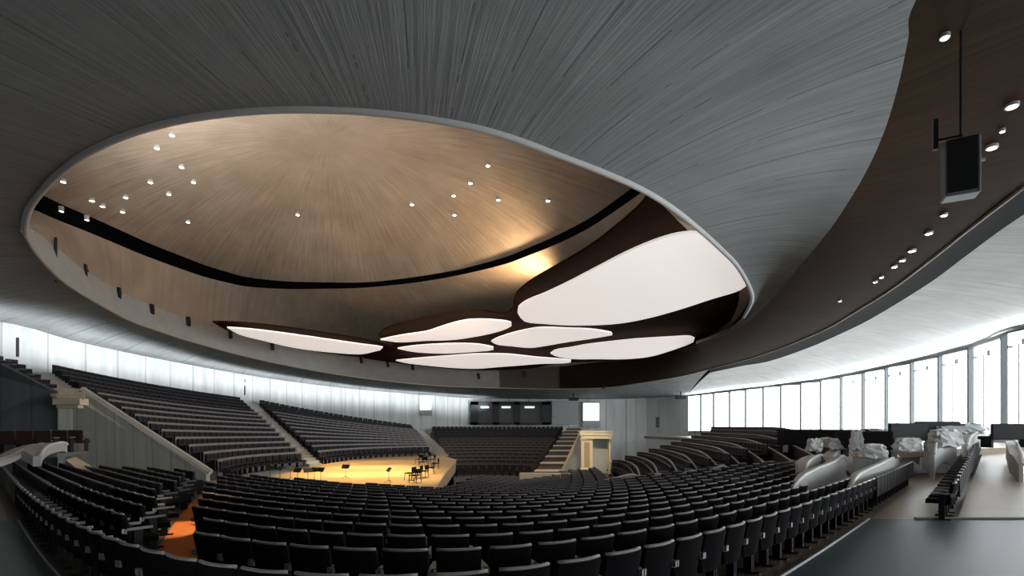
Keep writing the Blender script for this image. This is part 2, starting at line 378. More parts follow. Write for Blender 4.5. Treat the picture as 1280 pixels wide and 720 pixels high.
PANELS = [
 ([(647,391),(649,383),(662,375),(680,368),(710,354),(745,336),(780,318),(815,303),(845,294),(870,292),(887,299),(905,316),(925,335),(934,348),(933,357),(920,365),(890,374),(850,387),(810,398),(770,405),(720,407),(680,405),(656,402)], 'largest white luminous ceiling panel, broad and rounded at the right of the opening'),
 ([(476,425),(500,420),(533,415),(555,408),(577,402),(598,400),(622,401),(636,403),(641,406),(631,412),(614,417),(594,421),(566,425),(533,426),(500,428)], 'white leaf-shaped ceiling panel left of the largest one, higher than its lower neighbours'),
 ([(614,427),(622,423),(640,417),(662,412),(679,410),(708,411),(736,412),(758,415),(767,418),(760,420),(736,424),(708,428),(679,433),(662,435),(640,433),(622,431)], 'white diamond-like ceiling panel directly below the largest panel'),
 ([(497,436),(517,433),(544,431),(574,430),(598,431),(618,435),(614,438),(592,440),(557,442),(528,441),(511,439)], 'smallest white oval ceiling panel in the middle of the cluster'),
 ([(495,451),(526,448),(566,445),(596,443),(631,443),(653,445),(671,447),(697,449),(716,451),(708,454),(675,455),(649,457),(622,459),(596,461),(566,460),(533,457),(508,454)], 'lowest white ceiling panel, long and flat against the grey band'),
 ([(688,442),(695,438),(714,435),(736,431),(780,426),(803,424),(837,422),(862,421),(869,425),(862,430),(837,439),(812,446),(782,449),(745,449),(719,449),(697,446)], 'long white ceiling panel at the lower right edge of the opening'),
 ([(284,410),(312,412),(346,416),(397,423),(446,430),(480,435),(466,440),(446,443),(397,439),(363,434),(329,426),(301,419)], 'leftmost white ceiling panel, a long narrow blade above the side banks')]
for pts, lab in PANELS:
    tag(poly_plane(pts, 8.35, .1, 'luminous_ceiling_panel', 'panel'), lab, 'ceiling panel', 'white luminous ceiling panels in the opening')

# downlights: ring and glowing disc
def disc(mb, c, r, h, n=14, mi=0):
    vs = [Vector((c[0] + r * math.cos(2 * math.pi * k / n), c[1] + r * math.sin(2 * math.pi * k / n), c[2] + z)) for z in (0, h) for k in range(n)]
    mb.add(vs, [tuple(range(n))[::-1], tuple(range(n, 2 * n))] + [(k, (k + 1) % n, n + (k + 1) % n, n + k) for k in range(n)], mi)
def make_downlight(R):
    e = empty('downlight', (0, 0, 0))
    a = MB(); disc(a, (0, 0, 0), R, .12, 18); a.build('housing', M['rim'], e)
    b = MB(); disc(b, (0, 0, -.02), R * .72, .04, 18); b.build('bulb', M['lamp'], e)
    return e
proto_dl = None
deps = bpy.context.evaluated_depsgraph_get()
bpy.context.view_layer.update(); deps = bpy.context.evaluated_depsgraph_get()
def hit(x, y):
    dvec = Vector(((x - 640) / F, 1, (HY - y) / F)).normalized()
    ok, loc, nor, idx, ob, mt = S.ray_cast(deps, Vector((0, 0, 0)), dvec)
    return loc if ok else None
bpy.context.view_layer.update()
DL = [(1181,43,.07),(1265,130,.11),(1240,182,.11),(1253,161,.05),(1180,267,.09),(1161,290,.11),(1140,312,.12),(1128,324,.1),(1118,332,.1),(1102,345,.08),(1094,351,.08),(1050,375,.07)]
protos = []
for i, (x, y, R) in enumerate(DL):
    p = hit(x, y)
    if p is None: continue
    e = make_downlight(1.0) if not protos else copy_tree(protos[0])
    protos.append(e); e.location = p + Vector((0, 0, -.07)); e.scale = (R * 1.15, R * 1.15, .6)
    tag(e, 'recessed downlight in the dark brown soffit, %s from the top' % ordinal(i + 1), 'downlight', 'downlights in the brown soffit')
DS = [(79,225),(76,262),(115,249),(128,256),(108,273),(157,245),(153,263),(188,226),(211,241),(227,207),(242,226),(196,183),(215,167),(372,267),(235,276),(515,254),(567,243),(568,267),(588,227),(610,205),(623,248),(685,249)]
dps = []
for i, (x, y) in enumerate(DS):
    p = hit(x, y)
    if p is None: continue
    if not dps:
        e = empty('dome_spotlight', (0, 0, 0))
        a = MB(); disc(a, (0, 0, 0), .13, .25, 12); a.build('can', M['rim'], e)
        b = MB(); disc(b, (0, 0, -.015), .10, .03, 12); b.build('bulb', M['lamp_small'], e)
    else: e = copy_tree(dps[0])
    dps.append(e); e.location = p + Vector((0, 0, -.1))
    side = 'left' if x < 400 else 'right'
    tag(e, 'small round light in the brown dome, %s part, %s across from the left' % (side, ordinal(sorted(q[0] for q in DS).index(x) + 1)), 'spotlight', 'small lights in the brown dome')
# clamps and a rod on the inner band
CL = [(110,338),(152,366),(193,386),(238,401),(290,417),(342,432),(452,449),(485,454),(516,458),(598,469),(655,466),(753,481)]
for i, (x, y) in enumerate(CL):
    p = hit(x, y + 1)
    if p is None: continue
    e = empty('spotlight_clamp', p + Vector((0, -.25, 0)), 0, 'small black spotlight bracket on the grey opening band, %s from the left' % ordinal(i + 1), 'spotlight', 'black brackets on the band')
    a = MB(); a.box((0, .1, 0), (.12, .25, .1)); a.build('bracket', M['black'], e)
    b = MB(); b.tube([Vector((0, 0, .25)), Vector((.1, -.1, -.35))], .14, 8); b.build('lamp_head', M['black'], e)
p = hit(77, 330)
a = MB(); a.tube([p + Vector((0, -.3, 1.1)), p + Vector((0, -.3, -.9))], .06, 6); tag(a.build('hanging_rod', M['black'], origin=p), 'thin black vertical rod at the left end of the grey band', 'rod')

# hanging loudspeaker at the right
lp = Vector((8.15, 9.3, 4.7))
e = empty('loudspeaker', lp, math.radians(-28), 'black rectangular loudspeaker hung by a thin rod under the ceiling at the right', 'loudspeaker')
a = MB(); a.box((0, .02, 0), (.50, .36, 1.02)); o = a.build('cabinet', M['speakeredge'], e); bv = o.modifiers.new('b', 'BEVEL'); bv.width = .02
a = MB(); a.box((-.02, -.175, .01), (.43, .04, .96)); a.build('grille', M['black'], e)
zc_ = hit(1190, 60)
a = MB(); a.tube([Vector((0, 0, .57)), Vector((0, 0, 3.0))], .022, 8); a.build('hanging_rod', M['legm'], e)
a = MB(); a.box((-.16, 0, .60), (.36, .05, .05)); a.box((-.36, 0, .72), (.07, .08, .55)); a.build('bracket', M['legm'], e)
a = MB(); a.tube([Vector((.28, 0, .1)), Vector((.34, 0, .1))], .03, 8); a.build('knob', M['rim'], e)

# ------------------------------------------------------------------ windows on the right
def onwall(x):
    dx = (x - 640) / F
    for a, b in zip(W_right, W_right[1:]):
        fa = a.x - dx * a.y; fb = b.x - dx * b.y
        if fa <= 0 <= fb or fb <= 0 <= fa:
            return a.lerp(b, abs(fa) / max(1e-9, abs(fa) + abs(fb)))
mx_ = [862, 876, 892, 912, 932, 954, 976, 1001, 1026, 1051.5, 1079, 1108, 1140, 1175, 1213, 1255, 1300]
bays = [onwall(x) for x in mx_]
last = bays[-1]
ex = [q for q in W_right if q.y < last.y - .5]
acc = last.copy()
for q in ex:
    if (q - acc).length > 2.2: bays.append(q); acc = q.copy()
for i, (a, b) in enumerate(zip(bays, bays[1:])):
    d2 = Vector((b.x - a.x, b.y - a.y, 0)); Ln = d2.length; ang = math.atan2(d2.y, d2.x); zt = min(a.z, b.z)
    e = bpy.data.objects.new('window_%d' % (i + 1), None); COL.objects.link(e); e.location = (b.x, b.y, WB); e.rotation_euler = (0, 0, ang + math.pi); e['kind'] = 'structure'
    H = zt - WB
    w = .24 if i < 13 else .30
    m_ = MB(); m_.box((0, .0, H / 2), (w * .62, .3, H)); m_.build('mullion', M['mull'], e)
    m_ = MB(); m_.box((Ln / 2, 0, H - .08), (Ln, .3, .22)); m_.box((Ln / 2, 0, .06), (Ln, .3, .14)); m_.build('window_frame', M['mull'], e)
    m_ = MB(); m_.box((Ln / 2, 0.02, H / 2), (Ln - .1, .02, H - .1)); m_.build('pane', M['glass'], e)
    if i > 8:
        m_ = MB(); m_.tube([Vector((Ln / 2, -.15 if False else .12, .1)), Vector((Ln / 2, .12, H - .9))], .035, 6); m_.build('blind_cord', M['rim'], e)
        m_ = MB(); m_.box((Ln / 2, -.12, H - .8), (.12, .12, .35)); m_.box((.05, -.25, H - .75), (.35, .25, .12)); m_.build('bracket', M['mull'], e)
tr = MB(); tr.tube([q + Vector((0, 0, .0)) + (Vector((0, 30, 0)) - Vector((q.x, q.y, 0))).normalized() * .12 for q in W_right], .16, 8)
struct(tr.build('trim_window_head', M['mull'], smooth=True))

# ------------------------------------------------------------------ floors
def hyp(c, X):
    a = 2.8 + .7 * (c - 4.5)
    a = max(a, 1.2)
    u = X + 1.2; b = 1.08 if u > 0 else .97
    return c + math.sqrt(a * a + (b * u) ** 2) - a
def zf(c, X=0.0):
    if c <= 4.55: return -2.19
    k = 1 - min(1, max(0, X / 9.5)) ** 1.5 if X > 0 else 1 - .6 * min(1, max(0, -X / 14)) ** 1.5
    return -2.19 - .07 * (c - 4.55) * k
fm = MB()
cs = [3.75 + .7 * k for k in range(48)]
fm.loft([[Vector((X * .5, hyp(c, X * .5), zf(c, X * .5))) for X in range(-56, 50)] for c in cs])
# stop the fan floor at the stage, banks and side walls by cutting in the grid
keep = []
def fan_ok(x, y):
    if y > 24.3 and x < -13.2: return False
    if x < -22 : return y < 23
    if y > 21.6 and x < -3.1: return False
    if x > 4.3 + max(0, y - 22) * .1 and y > 21.9 - .31 * (x - 4.5) and not (x > 10 and y < 19.6): return False
    if y > 36.8: return False
    if x > .60 * y and y > 12.6 and x > 18.5: return False
    return True
f2 = MB(); f2.v = fm.v
for f in fm.f:
    if all(fan_ok(fm.v[i][0], fm.v[i][1]) for i in f): f2.f.append(f); f2.m.append(0)
struct(f2.build('floor_fan', M['fanfloor'], smooth=True))
ld = MB(); e0 = [Vector((X * .5, hyp(3.75 + .5 * min(1, max(0, -X * .5 / 4)), X * .5), -2.17)) for X in range(-56, 19)] 
edge = [p for p in e0 if p.y < 12.25]
poly = edge + [Vector((9.3, 12.2, -2.17)), Vector((27, 12.2, -2.17)), Vector((27, -11.5, -2.17)), Vector((-28, -11.5, -2.17)), Vector((-28, 12.2, -2.17))]
ld.slab(poly, -.25); struct(ld.build('floor_landing', M['landing']))
t = MB(); t.tube([p + Vector((0, 0, .01)) for p in edge], .03, 6); t.tube([Vector((9.6, 12.2, -2.15)), Vector((27, 12.2, -2.15))], .03, 6); struct(t.build('trim_landing_edge', M['mull']))
def zr(Y): return -2.19 + max(0, Y - 12.2) * .0805
rm = MB()
rm.loft([[Vector((max(x0, 10.6 + (Y - 12.2) * .97), Y, zr(Y))) for Y in [12.0 + k for k in range(18)]] for x0 in [8, 12, 16, 20, 24, 30]])
struct(rm.build('floor_window_ramp', M['woodfloor']))
wf = MB(); wf.slab([Vector((6.5, 11.0, -2.2)), Vector((8.6, 12.2, -2.2)), Vector((12, 12.2, -2.2)), Vector((24, 25, -2.2)), Vector((17, 25, -2.2))], -.2); struct(wf.build('floor_side_strip', M['woodfloor']))
wf = MB(); wf.slab([Vector((-10.0, 12.0, -2.21)), Vector((-10.0, 13.5, -2.21)), Vector((-19.5, 22, -2.21)), Vector((-28, 19, -2.21)), Vector((-28, 12.0, -2.21))], -.2); struct(wf.build('floor_left_strip', M['woodfloor']))

# ------------------------------------------------------------------ stage and walkway
stage_poly = [PZ(x, y, -2.5) for x, y in [(336,601),(345,594),(372,588),(400,581),(440,574.5),(480,571.5),(520,570),(555,570),(571,574.5),(558,590),(543,612),(450,611),(390,608)]]
e = empty('stage', (-8, 30, -2.5), 0, 'honey coloured timber concert stage between the seating banks', 'stage')
m_ = MB(); m_.slab([p - Vector((-8, 30, -2.5)) for p in stage_poly], -.06); m_.build('deck', M['stage'], e)
cn = sum(stage_poly, Vector()) / len(stage_poly)
m_ = MB(); m_.slab([(p + (cn - p).normalized() * .08) - Vector((-8, 30, -2.5)) - Vector((0, 0, .07)) for p in stage_poly], -.8); m_.build('stage_front', M['creamdk'], e)
wk = MB(); wk.slab([Vector((-16, 24.8, -2.66)), Vector((-9.5, 21.7, -2.66)), Vector((-5.0, 23, -2.66)), Vector((-6, 40, -2.66)), Vector((-7.2, 46, -2.66)), Vector((-12, 52, -2.66)), Vector((-18, 44, -2.66))], -.3)
struct(wk.build('floor_walkway', M['walk']))

# ------------------------------------------------------------------ seats
def seat_meshes():
    R = {}
    W = .55
    b = MB()                       # backrest: slightly curved upholstered shell, rear face towards -y
    n = 6; secs = []
    for z, y0, hw in ((.34, -.17, .235), (.36, -.185, .26), (.62, -.23, .265), (.845, -.275, .268), (.86, -.28, .262)):
        rowf = []; rowb = []
        for k in range(n + 1):
            u = -1 + 2 * k / n; x = u * hw; cy = y0 + .045 * u * u
            rowb.append(Vector((x, cy, z))); rowf.append(Vector((x, cy + .075, z)))
        secs.append(rowb + rowf[::-1] + [rowb[0]])
    b.loft(secs); m = len(secs[0]) - 1
    b.add(secs[0][:-1], [tuple(range(m))]); b.add(secs[-1][:-1], [tuple(range(m))[::-1]])
    R['backrest'] = (b, 'seat', True)
    t = MB(); t.tube([Vector((u * .262, -.245 + .045 * u * u, .875)) for u in [k / 3 - 1 for k in range(7)]], .020, 6); R['top_piping'] = (t, 'trim', True)
    c = MB(); c.box((0, .06, .42), (.48, .46, .10)); c.box((0, .28, .405), (.46, .06, .09)); R['seat_cushion'] = (c, 'seat', False)
    for nm, sx in (('l', -1), ('r', 1)):
        a = MB(); a.box((sx * .283, .02, .62), (.045, .36, .04)); a.tube([Vector((sx * .283, -.18, .55)), Vector((sx * .283, -.18, .63))], .024, 8); R['armrest' + nm] = (a, 'metal' if False else 'trim', False)
        l = MB(); l.box((sx * .27, .0, .31), (.035, .12, .62)); l.box((sx * .27, .0, .015), (.06, .34, .03)); R['leg' + nm] = (l, 'legm', False)
    return R
SM = seat_meshes()
proto = empty('auditorium_seat', (0, 0, 0))
for k, (mb, mat, sm) in SM.items():
    nm = k.rstrip('lr') if k[:3] in ('arm', 'leg') else k
    if nm.startswith('armrest') or k.startswith('armrest'): nm = 'armrest'
    if k.startswith('leg'): nm = 'leg'
    po = mb.build(nm, M[mat], proto, smooth=sm)
    if nm == 'armrest':
        cb_ = MB(); sx = -1 if k.endswith('l') else 1; cb_.box((sx * .283, -.215, .60), (.028, .03, .075)); cb_.build('end_cap', M['metal'], po)
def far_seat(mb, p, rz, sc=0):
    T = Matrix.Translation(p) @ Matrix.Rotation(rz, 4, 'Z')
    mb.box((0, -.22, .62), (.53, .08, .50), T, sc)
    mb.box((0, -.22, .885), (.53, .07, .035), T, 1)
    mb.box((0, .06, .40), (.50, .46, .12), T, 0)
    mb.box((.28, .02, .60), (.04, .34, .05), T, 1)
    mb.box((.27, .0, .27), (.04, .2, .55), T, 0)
near_list = []; far_list = []
PITCH = .59
def aisle_x(Y): 
    d_ = -.66 + .06 * max(0, min(1, (Y - 8) / 10)) + .06 * max(0, min(1, (Y - 18) / 8)); return d_ * Y
for k in range(28):
    c = 4.55 + 1.17 * k + (.50 if k else .28)
    X = -23.0; pos = []
    while X < 24:
        dX = .01; sl_ = (hyp(c, X + dX) - hyp(c, X)) / dX
        st_ = PITCH / math.sqrt(1 + sl_ * sl_)
        Y = hyp(c, X); pos.append((X, Y, math.atan(sl_))); X += st_
    idx = 0
    for (x, y, a) in pos:
        if not fan_ok(x, y): continue
        if x < -.98 * y: continue
        if k < 2:
            if x > .81 * y or y > 21 or x > 16.5: continue
        elif x > .555 * y: continue
        if y > 23.8 and x < -12.7: continue
        if k >= 1 and abs(x - aisle_x(y)) < .55: continue
        if y > 21 and x < -2.6: continue
        idx += 1
        z = zf(c, x)
        near_list.append((math.hypot(x, y), k, idx, Vector((x, y, z)), a))
# the row along the window ramp, seen end on
srow = []
for j in range(22):
    t_ = j / 21; x = 10.7 + 9.9 * t_; y = 12.2 + 10.2 * t_
    srow.append((Vector((x - .35, y + .1, max(zr(y), -2.17))), math.atan2(10.2, 9.9)))
# pick the 300 nearest that the camera looks towards
cand = [s for s in near_list if s[3].y > .3]
for j, (p_, a_) in enumerate(srow): cand.append((math.hypot(p_.x, p_.y), 99, j + 1, p_, a_))
cand.sort(key=lambda s: s[0])
PREC = cand[:300]; REST = cand[300:]
rown = {0: 'rearmost main floor row', 1: 'second row from the back', 2: 'third row from the back', 3: 'fourth row from the back', 4: 'fifth row from the back', 5: 'sixth row from the back', 6: 'seventh row from the back'}
first = True
for dist, k, idx, p, a in PREC:
    if first: o = proto; first = False
    else: o = copy_tree(proto)
    o.location = p; o.rotation_euler = (0, 0, a)
    if k == 99:
        tag(o, 'dark seat in the short row beside the wooden window floor, %s from the landing' % ordinal(idx), 'seat', 'seats in the row beside the window floor')
    else:
        r = rown.get(k, '%s row from the back' % ordinal(k + 1))
        tag(o, 'dark seat in the %s, %s from its left end' % (r, ordinal(idx)), 'seat', 'seats in the %s of the main floor' % r)
FS = MB()
for dist, k, idx, p, a in REST: far_seat(FS, p, a)

# ------------------------------------------------------------------ banks
def bank(path, n, name, seats=True, mat='tread', nu=28, inset=.3, skip=None, facing=None, drop=-5, off=.4, rails=0, railmat='walk', railto=.7):
    tm = MB(); rowsv = []
    for i in range(n + 1):
        pi = [path(i / n, u / nu) for u in range(nu + 1)]
        zprev = path(max(0, (i - 1)) / n, 0)
        pz = [path(max(0, i - 1) / n, u / nu).z for u in range(nu + 1)]
        if i == 0: pz = [drop] * (nu + 1)
        rowsv.append([Vector((p.x, p.y, z)) for p, z in zip(pi, pz)]); rowsv.append(pi)
    rowsv.append([Vector((p.x, p.y, drop)) for p in rowsv[-1]])
    tm.loft(rowsv)
    # end faces
    for e_ in (0, nu):
        pr = [r[e_] for r in rowsv]
        base = [Vector((p.x, p.y, drop)) for p in pr]
        tm.loft([pr, base])
    struct(tm.build(name, M[mat]))
    if rails:
        rl = MB()
        for i in range(int(n * railto)):
            bot, frt, bck = [], [], []
            for u in range(nu + 1):
                uu = .01 + .98 * u / nu
                p = path((i + .90) / n, uu); z = path(i / n, uu).z; d_ = path((i + 1) / n, uu) - path(i / n, uu); d_.z = 0; d_ = d_.normalized() * .16
                frt.append(Vector((p.x, p.y, z + rails))); bot.append(Vector((p.x, p.y, z))); bck.append(Vector((p.x + d_.x, p.y + d_.y, z + rails)))
            rl.loft([bot, frt, bck, [Vector((p.x, p.y, p.z - rails)) for p in bck]])
        struct(rl.build('trim_row_ledges', M[railmat]))
    if not seats: return
    for i in range(n):
        P = [path(i / n, u / 80).lerp(path((i + 1) / n, u / 80), off) for u in range(81)]
        for q, u in zip(P, range(81)): q.z = path(i / n, u / 80).z
        L_ = sum(((b - a).length for a, b in zip(P, P[1:])))
        m = int((L_ - 2 * inset) / .6)
        R_ = resample(P, 400, smooth=False)
        for j in range(m):
            s = (inset + .3 + j * (L_ - 2 * inset) / m) / L_
            q = R_[min(399, int(s * 399))]; r2_ = R_[min(399, int(s * 399) + 2)]; r1_ = R_[max(0, int(s * 399) - 2)]
            t_ = (r2_ - r1_); nrm = Vector((-t_.y, t_.x)).normalized()
            dn = path(0, s) - path(1, s)
            if nrm.x * dn.x + nrm.y * dn.y < 0: nrm = -nrm
            rz = math.atan2(nrm.y, nrm.x) - math.pi / 2
            if skip and skip(i / n, s): continue
            far_seat(FS, q, rz)
def edgefn(pts):
    pts = [Vector(p) for p in pts]
    def f(t):
        x = t * (len(pts) - 1); i = min(int(x), len(pts) - 2); return pts[i].lerp(pts[i + 1], x - i)
    return f
def twoedge(Lp, Rp, bulge):
    Lf, Rf = edgefn(Lp), edgefn(Rp); bv_ = Vector(bulge)
    return lambda t, u: Lf(t).lerp(Rf(t), u) + bv_ * (4 * u * (1 - u))
A_L = [(-14.3, 26.0, -2.62), (-16.5, 26.0, -1.45), (-18.7, 26.1, -.25), (-20.9, 26.3, .9), (-23.6, 27.6, 2.0), (-26.4, 29.2, 3.1)]
A_R = [(-13.6, 34.6, -2.62), (-26.6, 50.6, 2.4)]
bank(twoedge(A_L, A_R, (-1.0, 0, 0)), 15, 'floor_left_bank', rails=1.0, off=.45, railmat='ledge')
B_L = [(-13.1, 35.5, -2.62), (-25.9, 52.0, 2.35)]
B_R = [(-7.0, 46.5, -2.62), (-12.7, 66.0, -.35)]
bank(twoedge(B_L, B_R, (-1.4, 1.4, 0)), 14, 'floor_middle_left_bank', rails=1.0, off=.45, railto=.75, railmat='ledge')
C_L = [(-4.4, 38.6, -3.75), (-11.4, 71, -.5)]
C_R = [(1.5, 38, -3.75), (7.6, 72, -.5)]
bank(twoedge(C_L, C_R, (0, 1.0, 0)), 16, 'floor_rear_bank', rails=.98, railmat='brownstep', railto=.6)
D_R = [(-21.7, 25.2, 1.0), (-27.6, 29.0, 3.1)]
D_L = [(-24.6, 22.8, 2.5), (-29.0, 23.8, 3.9)]
bank(twoedge(D_L, D_R, (0, 0, 0)), 6, 'floor_far_left_bank')

def stair(name, a0, a1, b0, b1, n, mat, label, mat2=None, th_=.35):
    """stairway between edge a0-a1 (left) and b0-b1 (right)"""
    a0, a1, b0, b1 = map(Vector, (a0, a1, b0, b1))
    e = empty(name, a0, 0, label, 'stairs')
    m1, m2 = MB(), MB()
    for i in range(n):
        t0, t1 = i / n, (i + 1) / n
        p = [a0.lerp(a1, t0), b0.lerp(b1, t0), b0.lerp(b1, t1), a0.lerp(a1, t1)]
        z = p[3].z
        q = [Vector((v.x, v.y, z)) - a0 for v in p]
        m1.slab(q, -.07)
        rise = (a1.z - a0.z) / n
        if mat2:
            q2 = [q[0].lerp(q[3], .38), q[1].lerp(q[2], .38), q[2], q[3]]
            m2.slab([v + Vector((0, 0, .01)) for v in q2], .05)
        m2.slab([v - Vector((0, 0, .075)) for v in q], -(rise + th_))
    m1.build('treads', M[mat], e); m2.build('risers', M[mat2 or mat], e)
    return e
stair('aisle_stairs', (-13.7, 34.6, -2.62), (-26.6, 50.6, 2.45), (-13.15, 35.45, -2.62), (-25.95, 51.9, 2.45), 30, 'aisle', 'pale aisle stairs climbing between the two left seating banks')
stair('aisle_stairs', (-20.9, 26.2, .95), (-26.5, 29.3, 3.15), (-21.7, 25.1, .95), (-27.7, 29.0, 3.15), 16, 'aisle', 'pale aisle stairs at the far left above the panelled end wall')
stair('aisle_stairs', (-7.0, 46.4, -2.62), (-12.7, 66.2, -.3), (-5.3, 45.0, -2.62), (-11.8, 67.5, -.3), 18, 'aisle', 'pale aisle stairs rising from the right rear corner of the stage')
stair('bench_stairs', (1.6, 37.2, -3.45), (7.6, 69, .05), (4.0, 37.2, -3.45), (9.3, 69, .05), 10, 'cream', 'cream and brown stepped benches beside the cream portal', 'brownstep')
# sloping blue-grey triangle wall with a cream coping right of the stepped benches
tw = empty('stair_wall', (4.1, 36.5, -3.6), 0, 'blue-grey triangular stair wall with cream coping, left of the cream portal', 'wall')
m_ = MB(); a = PD(704, 590, 35.5); b = PD(727, 592, 34); c_ = PD(727, 541, 34); o0 = Vector((4.1, 36.5, -3.6))
def prism(mb, pts, dvec, mi=0):
    n = len(pts); vs = [Vector(p) for p in pts] + [Vector(p) + Vector(dvec) for p in pts]
    mb.add(vs, [tuple(range(n)), tuple(range(2 * n - 1, n - 1, -1))] + [(i, n + i, n + (i + 1) % n, (i + 1) % n) for i in range(n)], mi)
prism(m_, [a - o0, b - o0, c_ - o0], (0, .25, 0)); m_.build('wall_panel', M['bluegrey'], tw)
m_ = MB(); m_.tube([a - o0 + Vector((-.05, .1, 0)), c_ - o0 + Vector((0, .1, .05))], .13, 6); m_.build('coping', M['cream'], tw)

# cream portal
pc_ = Vector((5.35, 32.6, -2.95))
e = empty('portal', pc_, math.radians(-3), 'cream stone portal with flat lintel beside the stepped benches', 'portal')
m_ = MB(); m_.box((0, .3, 2.58), (2.1, 1.1, .22)); m_.box((0, .3, 2.36), (1.95, 1.0, .2)); m_.box((0, .3, 2.72), (2.2, 1.2, .08)); o = m_.build('lintel', M['cream'], e)
m_ = MB(); m_.box((-.58, .2, 1.2), (.72, .5, 2.2)); m_.box((-.55, .15, .12), (1.05, .8, .24)); m_.box((-.55, .15, .3), (.9, .65, .14)); m_.box((-.58,.2,2.22),(.84,.6,.1)); m_.build('pillar', M['cream'], e)
m_ = MB(); m_.box((-.58, -.065, 1.25), (.34, .05, 1.6)); m_.build('pillar_inset', M['creamdk'], e)
m_ = MB(); m_.box((.88, .3, 1.25), (.12, .4, 2.5)); m_.build('post', M['cream'], e)
m_ = MB(); m_.box((.3, .7, 1.2), (1.1, .1, 2.4)); m_.build('back_panel', M['bluegrey'], e)
m_ = MB(); m_.box((2.6 - 5.35 + .2, -.4, -.15), (4.6, .5, .5)); m_.build('plinth', M['cream'], e)

# panelled end wall of the left bank with pale coping
ew = empty('end_wall', (-20.9, 25.0, -2.6), 0, 'pale grey panelled end wall of the left bank, sloping down to the right', 'wall')
o0 = Vector((-20.9, 25.6, -2.6))
pts = [PD(86, 490, 24.6), PD(118, 492, 25.2), PD(267, 591, 25.2), PD(267, 600, 25.2), PD(86, 600, 24.6)]
m_ = MB(); prism(m_, [p - o0 for p in pts], (.0, .3, 0)); m_.build('wall_panel', M['sidewall'], ew)
m_ = MB(); m_.tube([PD(112, 488, 25.3) - o0 + Vector((0, .15, 0)), PD(270, 590, 25.3) - o0 + Vector((0, .15, 0))], .17, 6); m_.build('coping', M['aisle'], ew)
m_ = MB(); m_.slab([PD(64, 489, 25.2) - o0, PD(86, 501, 24.2) - o0, PD(118, 501, 24.2) - o0, PD(120, 490, 26) - o0], .12)
m_.box(PD(102, 503, 24.3) - o0, (1.25, .5, .28)); m_.box(PD(101, 509, 24.4) - o0, (1.0, .3, .14)); m_.build('capital', M['cream'], ew)
dw = MB()
p0 = PD(85, 492, 24.4); p1 = PD(64, 488, 24.0); p2 = PD(0, 455, 23.0); p3 = Vector((-30, 20.5, 4.6))
prism(dw, [Vector((p0.x, p0.y, -3.2)), p0, p1, p2, p3, Vector((-30, 20.5, -3.2))], (0, .3, 0)); tag(dw.build('bank_front_wall', M['darkwall'], origin=p0), 'dark grey panelled wall below the far left seating bank', 'wall')

# ------------------------------------------------------------------ right banks with curved parapets
NJ = 10
def Rpath(t, u):
    Fp = Vector((5.7, 33, -3.1)).lerp(Vector((15.6, 40, -.95)), t); Np = Vector((4.9, 22.8, -3.2)).lerp(Vector((13.2, 20.4, -1.0)), t)
    # rows start at the far end, run right, then bend towards the viewer
    Cp = Vector((max(Np.x, Fp.x) + 1.6, Fp.y + .5, (Fp.z + Np.z) / 2))
    return Fp * ((1 - u) ** 2) + Cp * (2 * u * (1 - u)) + Np * (u * u)
bank(Rpath, NJ, 'floor_right_bank', mat='tanstripe', nu=30, inset=.2, skip=lambda t, s: s > .86)
for i in range(NJ + 1):
    t_ = min(1, (i + .93) / NJ) if i < NJ else 1.0
    base = [Rpath(t_, u / 40) for u in range(41)]
    zz = [Rpath(i / NJ, u / 40).z for u in range(41)]
    m_ = MB(); hh = 1.02
    inn_ = [Vector((p.x, p.y, z)) for p, z in zip(base, zz)]
    outw = []
    for q in range(41):
        a = base[max(0, q - 1)]; b = base[min(40, q + 1)]; tt = b - a; nn = Vector((-tt.y, tt.x, 0)).normalized() * .12; outw.append(nn)
    up = Vector((0, 0, hh))
    hs = [Vector((0, 0, hh * (1 - .8 * max(0, (q / 40 - .72) / .28) ** 2.2))) for q in range(41)]
    def off_(k): return [p + w_ * k for p, w_ in zip(inn_, outw)]
    A1, A2 = off_(0), off_(1)
    m_.loft([A1, [p + h_ for p, h_ in zip(A1, hs)], [p + h_ for p, h_ in zip(A2, hs)], A2, A1])
    m_.add([A1[0], A1[0] + up, A2[0] + up, A2[0]], [(0, 1, 2, 3)]); m_.add([A1[-1], A1[-1] + hs[-1], A2[-1] + hs[-1], A2[-1]], [(3, 2, 1, 0)])
    o0 = A1[20]
    e = empty('curved_parapet', o0, 0, 'dark curved parapet of the right bank, %s counting up from the cream portal' % ordinal(i + 1), 'parapet', 'dark curved parapets of the right bank')
    mm = MB(); mm.add([Vector(v) - o0 for v in m_.v], m_.f); mm.build('panel', M['brownpar'], e)
    c2 = MB(); c2.tube([p + h_ + w_ * .5 - o0 for p, w_, h_ in zip(inn_, outw, hs)], .045, 6); c2.build('top_rail', M['trim'], e)

# window-side platform behind the right bank
wp = MB(); wp.slab([Vector((13.6, 20.6, -.98)), Vector((16.1, 22.0, -.95)), Vector((17.5, 38, -.95)), Vector((16, 62, -.95)), Vector((26, 60, -.95)), Vector((31, 45, -.95)), Vector((30, 27, -.95)), Vector((22, 24, -.95))], -.3)
struct(wp.build('floor_window_platform', M['woodfloor']))

